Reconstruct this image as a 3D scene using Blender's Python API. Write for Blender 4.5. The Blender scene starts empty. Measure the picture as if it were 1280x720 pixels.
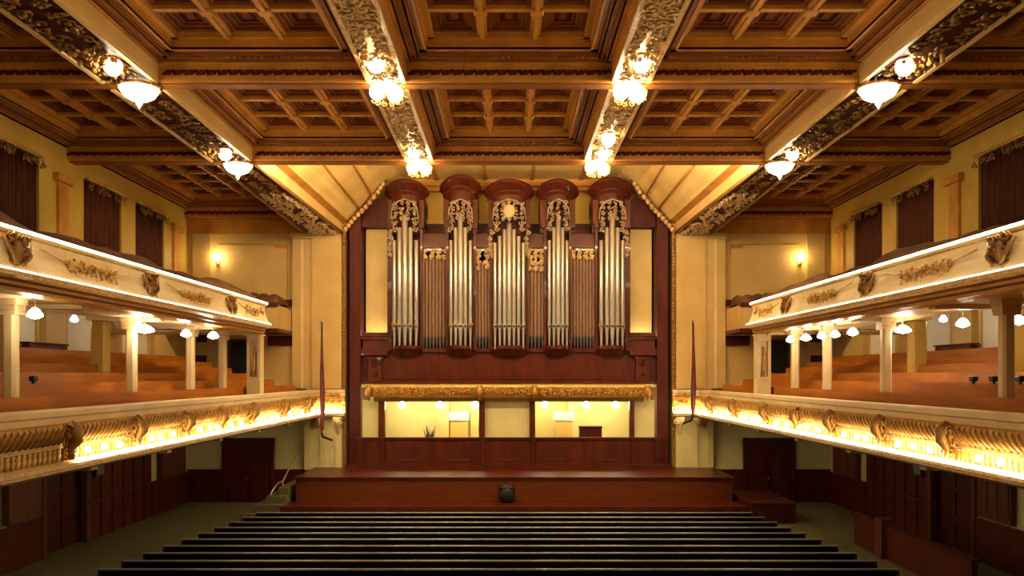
import bpy, math, random
from mathutils import Vector, Matrix
R = math.radians
COL = bpy.context.scene.collection
F = 1070.0
EYE = 5.8
# ------------------------------------------------------------------ materials
M = {}
def mat(name, col, rough=.5, metal=0.0, col2=None, scale=6, stretch=(1,1,1), bump=0.0, bscale=30, emit=None, estr=0, coat=0, detail=4, alpha=None, contrast=(.35,.65)):
    m = bpy.data.materials.new(name); m.use_nodes = True
    nt = m.node_tree; b = nt.nodes['Principled BSDF']
    b.inputs['Roughness'].default_value = rough
    b.inputs['Metallic'].default_value = metal
    b.inputs['Coat Weight'].default_value = coat
    b.inputs['Specular IOR Level'].default_value = {'mahogany':.18,'mahogany_dark':.15,'wall_wood':.15,'stage_wood':.25,'coffer_red':.15,'coffer_red_dark':.1,'ceiling_brown':.2,'ceiling_gold':.3,'pew_black':.06,'seat_wood':.15,'carved_red':.1,'curtain':.1,'drape':.1,'carpet':.05,'shutter_wood':.15}.get(name,.4)
    if alpha is not None: b.inputs['Alpha'].default_value = alpha
    tc = nt.nodes.new('ShaderNodeTexCoord'); mp = nt.nodes.new('ShaderNodeMapping')
    mp.inputs['Scale'].default_value = stretch
    nt.links.new(tc.outputs['Object'], mp.inputs['Vector'])
    if col2 is None: col2 = tuple(c*.72 for c in col)
    no = nt.nodes.new('ShaderNodeTexNoise'); no.inputs['Scale'].default_value = scale; no.inputs['Detail'].default_value = detail
    nt.links.new(mp.outputs['Vector'], no.inputs['Vector'])
    cr = nt.nodes.new('ShaderNodeValToRGB')
    cr.color_ramp.elements[0].position = contrast[0]; cr.color_ramp.elements[0].color = (*col2, 1)
    cr.color_ramp.elements[1].position = contrast[1]; cr.color_ramp.elements[1].color = (*col, 1)
    nt.links.new(no.outputs['Fac'], cr.inputs['Fac'])
    nt.links.new(cr.outputs['Color'], b.inputs['Base Color'])
    if bump:
        n2 = nt.nodes.new('ShaderNodeTexNoise'); n2.inputs['Scale'].default_value = bscale; n2.inputs['Detail'].default_value = 3
        nt.links.new(mp.outputs['Vector'], n2.inputs['Vector'])
        bp = nt.nodes.new('ShaderNodeBump'); bp.inputs['Strength'].default_value = bump; bp.inputs['Distance'].default_value = .03
        nt.links.new(n2.outputs['Fac'], bp.inputs['Height']); nt.links.new(bp.outputs['Normal'], b.inputs['Normal'])
    if emit:
        b.inputs['Emission Color'].default_value = (*emit, 1); b.inputs['Emission Strength'].default_value = estr
    M[name] = m; return m
mat('cove_tube', (.9,.85,.7), .3, emit=(1,.80,.48), estr=150)
mat('ceiling_gold', (.60,.275,.045), .42, .1, scale=1.5, bump=.15)
mat('ceiling_brown', (.30,.105,.022), .5, scale=2, bump=.15)
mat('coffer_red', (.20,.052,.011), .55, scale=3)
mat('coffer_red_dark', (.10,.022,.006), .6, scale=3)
mat('carved_red', (.10,.012,.005), .6)
mat('gilt', (.62,.36,.075), .36, .4, col2=(.36,.18,.03), scale=9, bump=.3)
mat('gilt_pale', (.72,.52,.26), .4, .2, col2=(.5,.3,.11), scale=9, bump=.3)
mat('gilt_dark', (.30,.15,.03), .42, .35, scale=9, bump=.3)
mat('beam_cream', (.82,.56,.22), .5, col2=(.76,.50,.17), scale=.8)
mat('niche_yellow', (.9,.60,.07), .5, col2=(.82,.52,.05), scale=.8)  # wall yellow brightened in the colour, standing in for light behind the towers
mat('lace', (.52,.40,.25), .4, .3, col2=(.36,.26,.14), scale=9)
mat('bulb_bright', (.9,.85,.7), .3, emit=(1,.78,.46), estr=75)
mat('cream', (.55,.375,.13), .55, col2=(.48,.32,.10), scale=.8)
mat('cream_light', (.72,.56,.30), .5, col2=(.64,.48,.23), scale=1.2)
mat('cream_green', (.62,.56,.25), .6, col2=(.55,.49,.21), scale=.8)
mat('yellow_wall', (.58,.38,.07), .5, col2=(.5,.31,.05), scale=.8)
mat('vault_gold', (.86,.64,.24), .4, .05, col2=(.74,.50,.15), scale=.7, bump=.1, bscale=4)
mat('frosted', (.62,.58,.47), .5, col2=(.55,.5,.38), scale=.6)
mat('mahogany', (.088,.015,.004), .38, col2=(.055,.009,.003), scale=3, stretch=(1,1,.25), coat=.1)
mat('mahogany_dark', (.075,.013,.006), .5, col2=(.045,.008,.005), scale=3, stretch=(1,1,.25))
mat('stage_wood', (.125,.029,.005), .42, col2=(.09,.019,.004), scale=4, stretch=(.2,1,3))
mat('wall_wood', (.10,.019,.007), .45, col2=(.065,.012,.005), scale=3, stretch=(1,.4,1))
mat('shutter_wood', (.13,.045,.018), .5, col2=(.09,.028,.012), scale=4, stretch=(1,1,.3))
mat('seat_wood', (.40,.135,.014), .5, col2=(.28,.085,.010), scale=2.5, stretch=(1,.25,2))
mat('pew_black', (.006,.005,.005), .6)
mat('pew_rail', (.17,.16,.14), .35, col2=(.15,.12,.09), scale=4)
mat('carpet', (.15,.135,.06), .95, col2=(.12,.105,.048), scale=9, bump=.2)
mat('carpet_red', (.05,.014,.008), .9)
mat('curtain', (.095,.030,.014), .8, col2=(.06,.018,.010), scale=5, stretch=(2,2,.3))
mat('drape', (.15,.075,.03), .9, col2=(.085,.038,.017), scale=2.2, bump=.3, bscale=8)
mat('dark', (.012,.008,.006), .6)
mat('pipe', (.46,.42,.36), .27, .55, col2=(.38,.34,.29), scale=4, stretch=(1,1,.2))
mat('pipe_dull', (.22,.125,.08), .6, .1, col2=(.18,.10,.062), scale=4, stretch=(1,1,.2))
mat('pipe_blue', (.10,.08,.085), .5, .2)
mat('backlit', (.70,.52,.20), .5, col2=(.56,.40,.12), scale=.6)
mat('black_metal', (.02,.018,.016), .4, .4)
mat('steel', (.5,.42,.36), .35, .8)
mat('flag_red', (.16,.02,.012), .8, col2=(.04,.02,.03), scale=3, stretch=(3,3,.5))
mat('brass', (.6,.4,.13), .3, .9)
mat('white_box', (.85,.8,.62), .5)
mat('sign_grey', (.16,.15,.10), .5)
WARM = (1,.70,.36)
mat('glass_lamp', (.9,.85,.75), .3, emit=(1,.80,.52), estr=15)
mat('glass_globe', (.9,.85,.75), .3, emit=(1,.79,.50), estr=19)
mat('bulb', (.9,.85,.7), .3, emit=(1,.74,.38), estr=30)
mat('strip', (.9,.85,.7), .3, emit=(1,.79,.50), estr=11)
mat('strip_low', (.9,.85,.7), .3, emit=(1,.78,.46), estr=20)
mat('bulb_cool', (.9,.9,.9), .3, emit=(1,.85,.64), estr=27)

# ------------------------------------------------------------------ mesh builder
class MB:
    def __init__(s): s.v=[]; s.f=[]; s.m=[]; s.sm=[]; s.mats=[]; s.cur=0
    def mat(s, n):
        if n not in s.mats: s.mats.append(n)
        s.cur = s.mats.index(n); return s
    def add(s, vs, fs, smooth=False):
        o=len(s.v); s.v += [tuple(v) for v in vs]
        for f in fs: s.f.append([i+o for i in f]); s.m.append(s.cur); s.sm.append(smooth)
        return s
    def box(s, x0,x1,y0,y1,z0,z1):
        if x0>x1: x0,x1=x1,x0
        if y0>y1: y0,y1=y1,y0
        if z0>z1: z0,z1=z1,z0
        v=[(x0,y0,z0),(x1,y0,z0),(x1,y1,z0),(x0,y1,z0),(x0,y0,z1),(x1,y0,z1),(x1,y1,z1),(x0,y1,z1)]
        return s.add(v,[(0,3,2,1),(4,5,6,7),(0,1,5,4),(1,2,6,5),(2,3,7,6),(3,0,4,7)])
    def cbox(s, x0,x1,y0,y1,z0,z1,c):     # box with chamfered upright and top edges
        if x0>x1: x0,x1=x1,x0
        if y0>y1: y0,y1=y1,y0
        def ring(i,z): return [(x0+i+c,y0+i,z),(x1-i-c,y0+i,z),(x1-i,y0+i+c,z),(x1-i,y1-i-c,z),(x1-i-c,y1-i,z),(x0+i+c,y1-i,z),(x0+i,y1-i-c,z),(x0+i,y0+i+c,z)]
        v=ring(c,z0)+ring(0,z0+c)+ring(0,z1-c)+ring(c,z1)
        f=[tuple(range(7,-1,-1)), tuple(range(24,32))]
        for k in range(3):
            for i in range(8): j=(i+1)%8; f.append((k*8+i,k*8+j,k*8+8+j,k*8+8+i))
        return s.add(v,f)
    def tube(s, pts, r, n=6, smooth=True, caps=True):
        pts=[Vector(p) for p in pts]; rr = r if isinstance(r,(list,tuple)) else [r]*len(pts)
        V=[];Fc=[]
        up=Vector((0,0,1))
        t0=(pts[1]-pts[0]).normalized()
        if abs(t0.dot(up))>.9: up=Vector((0,1,0))
        a=t0.cross(up).normalized()
        for i,p in enumerate(pts):
            if i==0: t=t0
            elif i==len(pts)-1: t=(pts[i]-pts[i-1]).normalized()
            else: t=(pts[i+1]-pts[i-1]).normalized()
            a=(a-t*a.dot(t))
            if a.length<1e-5: a=t.orthogonal()
            a.normalize(); b=t.cross(a)
            for k in range(n):
                an=2*math.pi*k/n; V.append(p+(a*math.cos(an)+b*math.sin(an))*rr[i])
        for i in range(len(pts)-1):
            for k in range(n): j=(k+1)%n; Fc.append((i*n+k,i*n+j,(i+1)*n+j,(i+1)*n+k))
        if caps: Fc.append(tuple(range(n-1,-1,-1))); Fc.append(tuple(range((len(pts)-1)*n,len(pts)*n)))
        return s.add(V,Fc,smooth)
    def lathe(s, prof, cx,cy,cz, n=16, smooth=True, sx=1, sy=1, a0=0, a1=360):
        full = abs(a1-a0)>=360; cnt = n if full else n+1
        V=[];Fc=[]
        for (r,z) in prof:
            for k in range(cnt):
                an=R(a0+(a1-a0)*k/n); V.append((cx+r*sx*math.cos(an),cy+r*sy*math.sin(an),cz+z))
        for i in range(len(prof)-1):
            for k in range(n):
                j=(k+1)%cnt if full else k+1
                Fc.append((i*cnt+k,i*cnt+j,(i+1)*cnt+j,(i+1)*cnt+k))
        s.add(V,Fc,smooth)
        if full:
            for i,fl in ((0,True),(len(prof)-1,False)):
                if prof[i][0]>1e-4:
                    r,z=prof[i]; ring=[(cx+r*sx*math.cos(R(360*k/n)),cy+r*sy*math.sin(R(360*k/n)),cz+z) for k in range(n)]
                    s.add(ring,[tuple(range(n-1,-1,-1)) if fl else tuple(range(n))])
        return s
    def ball(s, c, r, n=8, m=5, sz=1, sx=1, sy=1):
        prof=[(r*math.sin(math.pi*i/m)+1e-5, -r*sz*math.cos(math.pi*i/m)) for i in range(m+1)]
        return s.lathe(prof,*c,n=n,sx=sx,sy=sy)
    def quad(s,a,b,c,d): return s.add([a,b,c,d],[(0,1,2,3)])
    def extrude(s, prof, axis, a, b, smooth=False, closed=True):
        """prof: list of 2D; axis 'x': prof=(y,z); 'y': prof=(x,z); 'z': prof=(x,y)"""
        def P(p,t): return {'x':(t,p[0],p[1]),'y':(p[0],t,p[1]),'z':(p[0],p[1],t)}[axis]
        n=len(prof); V=[P(p,a) for p in prof]+[P(p,b) for p in prof]
        Fc=[(i,(i+1)%n,n+(i+1)%n,n+i) for i in range(n if closed else n-1)]
        s.add(V,Fc,smooth)
        if closed: s.add(V,[tuple(range(n-1,-1,-1)),tuple(range(n,2*n))])
        return s
    def sweep(s, path, norms, prof, matof=None, closed_prof=False, drop=None):
        """path: xy points, norms: outward xy unit normals, prof: (d,z)"""
        n=len(prof); V=[]
        zb_=min(z for _,z in prof); zt_=max(z for _,z in prof)
        for i_,(p,nn) in enumerate(zip(path,norms)):
            dr=drop[i_] if drop else 0
            for d,z in prof: V.append((p[0]+nn[0]*d,p[1]+nn[1]*d,z-dr*(z-zb_)/max(1e-6,zt_-zb_)))
        o=len(s.v); s.v+=V
        cnt=n if closed_prof else n-1
        for i in range(len(path)-1):
            for k in range(cnt):
                j=(k+1)%n
                if matof: s.mat(matof[k])
                s.f.append([o+i*n+k,o+i*n+j,o+(i+1)*n+j,o+(i+1)*n+k]); s.m.append(s.cur); s.sm.append(False)
        return s
    def build(s, name, default=None, parent=None, loc=None):
        me=bpy.data.meshes.new(name)
        me.from_pydata(s.v,[],s.f)
        names = s.mats if s.mats else [default]
        for n in names: me.materials.append(M[n])
        me.polygons.foreach_set('material_index', s.m)
        me.polygons.foreach_set('use_smooth', s.sm)
        me.update()
        o=bpy.data.objects.new(name,me); COL.objects.link(o)
        if parent: o.parent=parent
        if loc: o.location=loc
        return o
def tag(o,label=None,cat=None,group=None,kind=None):
    if label: o['label']=label
    if cat: o['category']=cat
    if group: o['group']=group
    if kind: o['kind']=kind
    return o
def empty(name,label=None,cat=None,loc=(0,0,0),group=None,kind=None,rz=0):
    o=bpy.data.objects.new(name,None); COL.objects.link(o); o.location=loc; o.rotation_euler=(0,0,rz)
    o.empty_display_size=.1
    return tag(o,label,cat,group,kind)
def copy_tree(o,parent=None):
    c=o.copy(); COL.objects.link(c)
    if parent: c.parent=parent
    for ch in list(o.children): copy_tree(ch,c)
    return c
def struct(o): o['kind']='structure'; return o

# ------------------------------------------------------------------ carved ornament
def spiral(mb, org, U, V, N, cx, cy, r, turns, a0, th, sgn=1, k=9):
    pts=[];rr=[]
    for i in range(k+1):
        t=i/k; a=a0+sgn*turns*2*math.pi*t; q=r*(1-.82*t)
        pts.append(org+U*(cx+q*math.cos(a))+V*(cy+q*math.sin(a))+N*(.01+th*.8*t)); rr.append(th*(1.0-.35*t))
    mb.tube(pts,rr,4,caps=False)
    e=pts[-1]; mb.ball(e,th*1.7,5,3)
def scrolls(mb, org, U, V, N, w, h, size, seed=1, th=.03, fill=1.0, leaf=True):
    """symmetric-ish running scrollwork filling a w x h rectangle"""
    rnd=random.Random(seed); org=Vector(org);U=Vector(U);V=Vector(V);N=Vector(N)
    nx=max(1,int(w/size)); ny=max(1,round(h/size)); dx=w/nx; dy=h/ny
    for i in range(nx):
        for j in range(ny):
            if rnd.random()>fill: continue
            cx=(i+.5)*dx+rnd.uniform(-.1,.1)*dx; cy=(j+.5)*dy+rnd.uniform(-.08,.08)*dy
            r=min(dx,dy)*rnd.uniform(.42,.54); sg=1 if (i+j)%2 else -1
            spiral(mb,org,U,V,N,cx,cy,r,rnd.uniform(1.0,1.4),rnd.uniform(0,6.3),th,sg)
            if leaf:
                for q in range(2):
                    a=rnd.uniform(0,6.3); l=r*1.1
                    p0=org+U*(cx+r*.6*math.cos(a))+V*(cy+r*.6*math.sin(a))+N*th
                    p1=p0+U*(l*.5*math.cos(a+.7))+V*(l*.5*math.sin(a+.7))+N*th*.6
                    p2=p0+U*(l*.8*math.cos(a+1.3))+V*(l*.8*math.sin(a+1.3))
                    mb.tube([p0,p1,p2],[th*.7,th*1.5,th*.3],4,caps=False)
    return mb

# ------------------------------------------------------------------ numbers shared by the hall
B = EYE+7.155          # underside of the ceiling beams
CROSS=[(20.86,21.4),(28.5,29.1)]
XIN=(2.5,3.45); XOUT=(8.55,9.95); XW=14.7; YE=39.2
G=B+.80
# ------------------------------------------------------------------ room shell
mb=MB().mat('carpet').box(-15,15,-3,44,-.3,0); floor=struct(mb.build('floor'))
mb=MB().mat('carpet_red').box(-8.7,8.6,31.6,33.4,0,.012); mb.build('carpet_strip',parent=floor)

def side_wall(s):
    w=MB()
    def bx(m,y0,y1,z0,z1,x0=XW,x1=XW+.35): w.mat(m); w.box(s*x0,s*x1,y0,y1,z0,z1)
    # lower storey
    bx('wall_wood',-3,24.0,0,5.2)
    bx('wall_wood',24.0,27.0,0,1.35,XW-.06); bx('cream_green',24,27.0,1.35,5.2)
    bx('wall_wood',27.0,29.7,3.0,5.2)
    bx('dark',27.0,29.7,0,3.0,XW+.3,XW+.35)
    bx('wall_wood',29.7,35.2,0,5.2)
    bx('wall_wood',29.7,39.2,1.33,1.42,XW-.12)
    for k in range(6): bx('wall_wood',29.9+k*.9,30.0+k*.9,0,3.9,XW-.05)
    bx('wall_wood',35.2,YE,0,1.35,XW-.06); bx('cream_green',35.2,YE,1.35,5.2)
    # middle storey
    bx('cream',-3,YE,5.2,8.5)
    for y in (14.5,18.6,22.7,26.8,30.9,35.0): bx('cream',y,y+1.2,5.2,8.0,XW-.22)
    # upper storey piers and lintel
    bx('yellow_wall',-3,18.9,8.5,B+.4)
    for a,b in ((18.9,20.0),(22.8,24.0),(26.8,29.6),(32.5,33.7),(36.5,YE)): bx('yellow_wall',a,b,8.5,B-.35)
    bx('yellow_wall',18.9,YE,B-.35,B+.4)
    bx('yellow_wall',18.9,YE,8.5,9.0)
    # pilasters on the broad piers
    for y in (28.1,37.7):
        bx('ceiling_gold',y-.3,y+.3,9.0,12.1,XW-.10); bx('ceiling_gold',y-.5,y+.5,12.1,12.35,XW-.2)
    o=struct(w.build('wall_left' if s<0 else 'wall_right'))
    return o
WL=side_wall(-1); WR=side_wall(1)
n=0
for s in (-1,1):                                           # windows behind the curtains
    for a,b in ((20.0,22.8),(24.0,26.8),(29.6,32.5),(33.7,36.5)):
        n+=1; w=MB().mat('dark'); w.box(s*(XW+.28),s*(XW+.35),a,b,9.0,B-.35)
        o=struct(w.build('window_%d'%n))
        fr=MB().mat('shutter_wood')
        for y in (a,(a+b)/2-.04,b-.08): fr.box(s*(XW+.2),s*(XW+.28),y,y+.08,9.0,B-.35)
        for z in (9.0,10.3,11.6): fr.box(s*(XW+.2),s*(XW+.28),a,b,z,z+.07)
        fr.build('window_frame',parent=o)
# frosted lit windows of the middle storey
for s in (-1,1):
    for a in (15.8,19.9,24.0,28.2,32.2):
        n+=1; w=MB().mat('frosted').box(s*(XW-.03),s*XW,a+.2,a+2.5,6.5,7.9)
        o=struct(w.build('window_%d'%n))
        fr=MB().mat('cream')
        for y in (a+.1,a+2.5): fr.box(s*(XW-.08),s*XW,y,y+.1,6.4,8.0)
        fr.box(s*(XW-.08),s*XW,a+.1,a+2.6,7.9,8.0); fr.box(s*(XW-.1),s*XW,a+.05,a+2.65,6.38,6.5)
        fr.build('window_frame',parent=o)
# curtains
CN={(-1):'left',1:'right'}
for s in (-1,1):
    for wi,(a,b) in enumerate(((20.0,22.8),(24.0,26.8),(29.6,32.5),(33.7,36.5))):
        place=['the fourth window from the stage','the third window from the stage','the second window from the stage','the window nearest the stage'][wi]
        t=empty('curtain','dark red floor length curtains closed over %s, upper %s wall'%(place,CN[s]),'curtain',(s*(XW-.02),(a+b)/2,9.0),group='upper window curtains')
        for h in (0,1):
            m=MB().mat('curtain'); W=(b-a)/2-.06; nn=36; V=[];Fc=[]
            for i in range(nn+1):
                y=(-W if h==0 else .03)+ (W-.03)*i/nn + .0
                d=.06*math.sin(i*1.35)+.02*math.sin(i*.6)
                for z in (0,B-.3-9.0): V.append((s*(.12+d)*1.0,y,z))
            for i in range(nn): Fc.append((2*i,2*i+2,2*i+3,2*i+1))
            m.add(V,Fc,True)
            o=m.build('curtain_panel',parent=t); md=o.modifiers.new('s','SOLIDIFY'); md.thickness=.02
        v=MB().mat('gilt')
        v.tube([(-s*.12,-(b-a)/2,B-9.35),(-s*.12,(b-a)/2,B-9.35)],.05,6)
        v.mat('gilt_dark'); scrolls(v,(-s*.15,-(b-a)/2,B-9.75),(0,1,0),(0,0,1),(-s,0,0),b-a,.32,.3,seed=wi+3,th=.022,fill=.9)
        v.build('gilded_valance',parent=t)
# lower side wall: shutters, doorway leaf, sign
for s in (-1,1):
    for (a,b),pl in (((24.75,26.5),'beside the dark doorway'),((35.7,38.3),'by the end wall')):
        t=empty('window_shutter','brown wooden shutters on the lower %s wall, %s'%(CN[s],pl),'shutter',(s*(XW-.14),(a+b)/2,1.42),group='wooden shutters of the lower walls')
        m=MB().mat('shutter_wood'); h=(b-a)/2
        m.cbox(-.06,.12,-h,h,0,2.25,.02); m.build('shutter_board',parent=t)
        for k in range(3):
            f=MB().mat('shutter_wood'); y0=-h+.08+k*(2*h-.08)/3; y1=y0+(2*h-.08)/3-.08
            x=-s*.06
            f.box(min(x,x*1.5),max(x,x*1.5),y0,y1,.15,2.12); f.build('shutter_leaf',parent=t)
    nd=1 if s<0 else 2
    m=MB().mat('mahogany_dark'); 
    for z in (0.1,1.1,2.1): 
        for y in (27.1,28.45): m.box(s*(XW+.2),s*(XW+.27),y+.12,y+1.1,z,z+.8)
    m.box(s*(XW+.24),s*(XW+.3),27.05,29.65,0,3.0)
    d=struct(m.build('door_%d'%nd))
    fr=MB().mat('shutter_wood'); fr.box(s*(XW-.1),s*(XW+.1),26.85,27.05,0,3.15); fr.box(s*(XW-.1),s*(XW+.1),29.65,29.85,0,3.15); fr.box(s*(XW-.1),s*(XW+.1),26.85,29.85,3.0,3.2)
    fr.build('door_frame',parent=d)
    m=MB().mat('dark'); y=30.5
    m.box(s*(XW-.12),s*(XW-.05),y-.25,y+.35,2.2,3.05); m.mat('sign_grey').box(s*(XW-.14),s*(XW-.12),y-.2,y+.3,2.26,2.98)
    tag(m.build('framed_notice'),'small grey framed notice hanging on the lower %s wall beside the dark doorway'%CN[s],'notice')
# end wall
w=MB()
for s in (-1,1):
    def bx(m,x0,x1,z0,z1,y0=YE,y1=YE+.4): w.mat(m); w.box(s*x0,s*x1,y0,y1,z0,z1)
    bx('cream_green',7.45,XW+.3,1.45,5.2); bx('wall_wood',7.45,XW+.3,0,1.45,YE-.05)
    bx('wall_wood',7.45,XW,1.40,1.50,YE-.1)
    bx('cream',7.45,XW+.3,5.2,12.25); bx('ceiling_gold',7.45,XW+.3,12.25,B+.1,YE-.02)
    bx('ceiling_brown',7.45,XW+.3,B+.1,B+.9)
    # big pilaster
    bx('cream',7.6,9.85,5.2,12.25,YE-.28); bx('cream',7.6,8.95,5.2,12.2,YE-.36)
    bx('cream_light',9.35,9.45,5.2,12.2,YE-.30)
    bx('cream_green',7.55,9.2,1.5,5.2,YE-.28)
    for x in (7.75,8.45,9.15): bx('cream_green',x-.14,x+.14,1.5,4.0,YE-.34)
    bx('cream',7.6,9.9,12.0,12.25,YE-.42)
    # alcove corner pilaster, picture moulding
    bx('cream',13.6,14.4,5.6,12.25,YE-.2)
    bx('ceiling_gold',10.1,13.3,11.75,11.8,YE-.03); bx('ceiling_gold',10.1,10.16,8.9,11.8,YE-.03)
    bx('ceiling_gold',10.1,10.7,11.62,11.74,YE-.1)
    # brown rails
    bx('mahogany',9.85,12.9,8.95,9.25,YE-.12)
    bx('mahogany_dark',9.85,11.0,7.15,7.6,YE-.1); bx('cream',9.85,11.0,7.6,7.85,YE-.2)
    bx('mahogany_dark',13.75,14.3,6.3,6.7,YE-.25); bx('mahogany_dark',13.75,14.2,7.3,7.95,YE-.25)
w.build('wall_front'); struct(bpy.data.objects['wall_front'])
mb=MB().mat('cream').box(-15,15,-3.3,-3,0,14.5); struct(mb.build('wall_back'))
# end wall doors
k=2
for s,lab in ((-1,'l'),(1,'r')):
    k+=1; m=MB().mat('mahogany_dark')
    x0,x1,z1=(10.85,12.95,2.8)
    m.box(s*x0,s*x1,YE-.12,YE-.05,0,z1)
    m.mat('mahogany')
    for x in (x0+.12,(x0+x1)/2+.08):
        for z in (.2,1.3): m.box(s*x,s*(x+.8),YE-.15,YE-.12,z,z+(.95 if z<1 else 1.25))
    d=struct(m.build('door_%d'%k))
    f=MB().mat('mahogany'); f.box(s*(x0-.14),s*x0,YE-.18,YE-.05,0,z1+.14); f.box(s*x1,s*(x1+.14),YE-.18,YE-.05,0,z1+.14); f.box(s*(x0-.14),s*(x1+.14),YE-.18,YE-.05,z1,z1+.14)
    f.build('door_frame',parent=d)
    h=MB().mat('brass').ball((s*(x0+x1)/2-.08,YE-.2,1.1),.05); h.build('door_handle',parent=d)
    k+=1; m=MB().mat('dark').box(s*11.65,s*12.7,YE-.12,YE-.04,5.9,7.3)
    d=struct(m.build('door_%d'%k)); f=MB().mat('mahogany')
    f.box(s*11.55,s*11.65,YE-.15,YE-.03,5.7,7.4); f.box(s*12.7,s*12.8,YE-.15,YE-.03,5.7,7.4); f.box(s*11.55,s*12.8,YE-.15,YE-.03,7.3,7.42)
    f.build('door_frame',parent=d)

# ------------------------------------------------------------------ ceiling
mb=MB().mat('ceiling_brown').box(-15,15,-3,29.1,G+.62,G+.8); 
for s in (-1,1): mb.box(s*8.6,s*15,29.1,YE+.4,G+.62,G+.8)
mb.mat('ceiling_gold').box(-15,15,-3,13.2,G,G+.6)
ceil=struct(mb.build('ceiling'))
def crossbeam(y0,y1,x0,x1,name='cross_beam'):
    m=MB().mat('ceiling_gold'); m.box(x0,x1,y0,y1,B,G+.62)
    m.box(x0,x1,y0-.03,y0,B+.02,B+.07); m.box(x0,x1,y0-.05,y0,B+.38,B+.44)
    m.mat('ceiling_brown'); m.box(x0,x1,y0+.1,y1-.1,B-.04,B)
    o=m.build(name,parent=ceil)
    c=MB().mat('carved_red'); st=.27; nn=int((x1-x0)/st)
    for i in range(nn):
        x=x0+(i+.5)*(x1-x0)/nn
        if any(a-.05<abs(x)<b+.05 for a,b in (XIN,XOUT)): continue
        c.ball((x,y0-.012,B+.22),.10,6,4,sz=.7,sy=.35)
        c.ball((x+.12,y0-.012,B+.255),.07,5,3,sz=.7,sy=.5); c.ball((x-.10,y0-.012,B+.185),.065,5,3,sz=.7,sy=.5)
    c.build('carved_band',parent=o)
    b=MB().mat('gilt_dark'); nn=int((x1-x0)/.16)
    for i in range(nn):
        x=x0+(i+.5)*(x1-x0)/nn
        if any(a-.05<abs(x)<b_+.05 for a,b_ in (XIN,XOUT)): continue
        b.ball((x,y0-.28,B+.50),.045,5,3,sy=.7)
    b.build('bead_row',parent=o)
    return o
for y0,y1 in CROSS: crossbeam(y0,y1,-XW,XW)
crossbeam(13.2,13.8,-XW,XW)
for s in (-1,1): crossbeam(38.85,39.19,min(s*9.4,s*XW),max(s*9.4,s*XW))
# longitudinal beams
def longbeam(x0,x1,y0,y1,outer,s):
    m=MB().mat('ceiling_gold')
    m.box(x0,x1,y0,y1,B+.03,G+.62)
    if outer: m.mat('beam_cream'); xi=min(x0,x1,key=abs); m.box(xi-.0*s,xi-.02*s,y0,y1,B+.02,B+.42)
    else: m.mat('gilt_pale'); 
    xs=sorted((x0,x1))
    for xx in xs: 
        q=.1 if xx==xs[0] else -.1
        m.box(min(xx,xx+q),max(xx,xx+q),y0,y1,B-.05,B+.03)
    if outer: m.mat('mahogany_dark')
    else: m.mat('gilt')
    m.box(xs[0]+.1,xs[1]-.1,y0,y1,B+.0,B+.035)
    o=m.build('long_beam',parent=ceil)
    c=MB().mat('gilt_dark' if outer else 'gilt_pale')
    w=xs[1]-xs[0]-.24
    scrolls(c,(xs[0]+.12,y0,B-.0),(1,0,0),(0,1,0),(0,0,-1),w,y1-y0,.42 if outer else .34,seed=int(abs(x0)*10+y0),th=.036 if outer else .03,fill=.92)
    # dense boss next to the cross beam
    c.mat('gilt' if outer else 'gilt_pale')
    cx=(x0+x1)/2
    for i in range(60 if not outer else 34):
        rnd=random.Random(i*7+int(y0)); a=rnd.uniform(0,6.28); q=math.sqrt(rnd.random())*(.36 if not outer else .5)
        c.ball((cx+q*math.cos(a),y1-1.5+q*1.9*math.sin(a),B-.07-.1*(1-q)),rnd.uniform(.035,.08),5,3)
    c.build('carved_garland',parent=o)
segs=[(13.8,20.86),(21.4,28.5)]
for s in (-1,1):
    for y0,y1 in segs:
        longbeam(s*XIN[0],s*XIN[1],y0,y1,False,s)
        longbeam(s*XOUT[0],s*XOUT[1],y0,y1,True,s)
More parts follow.
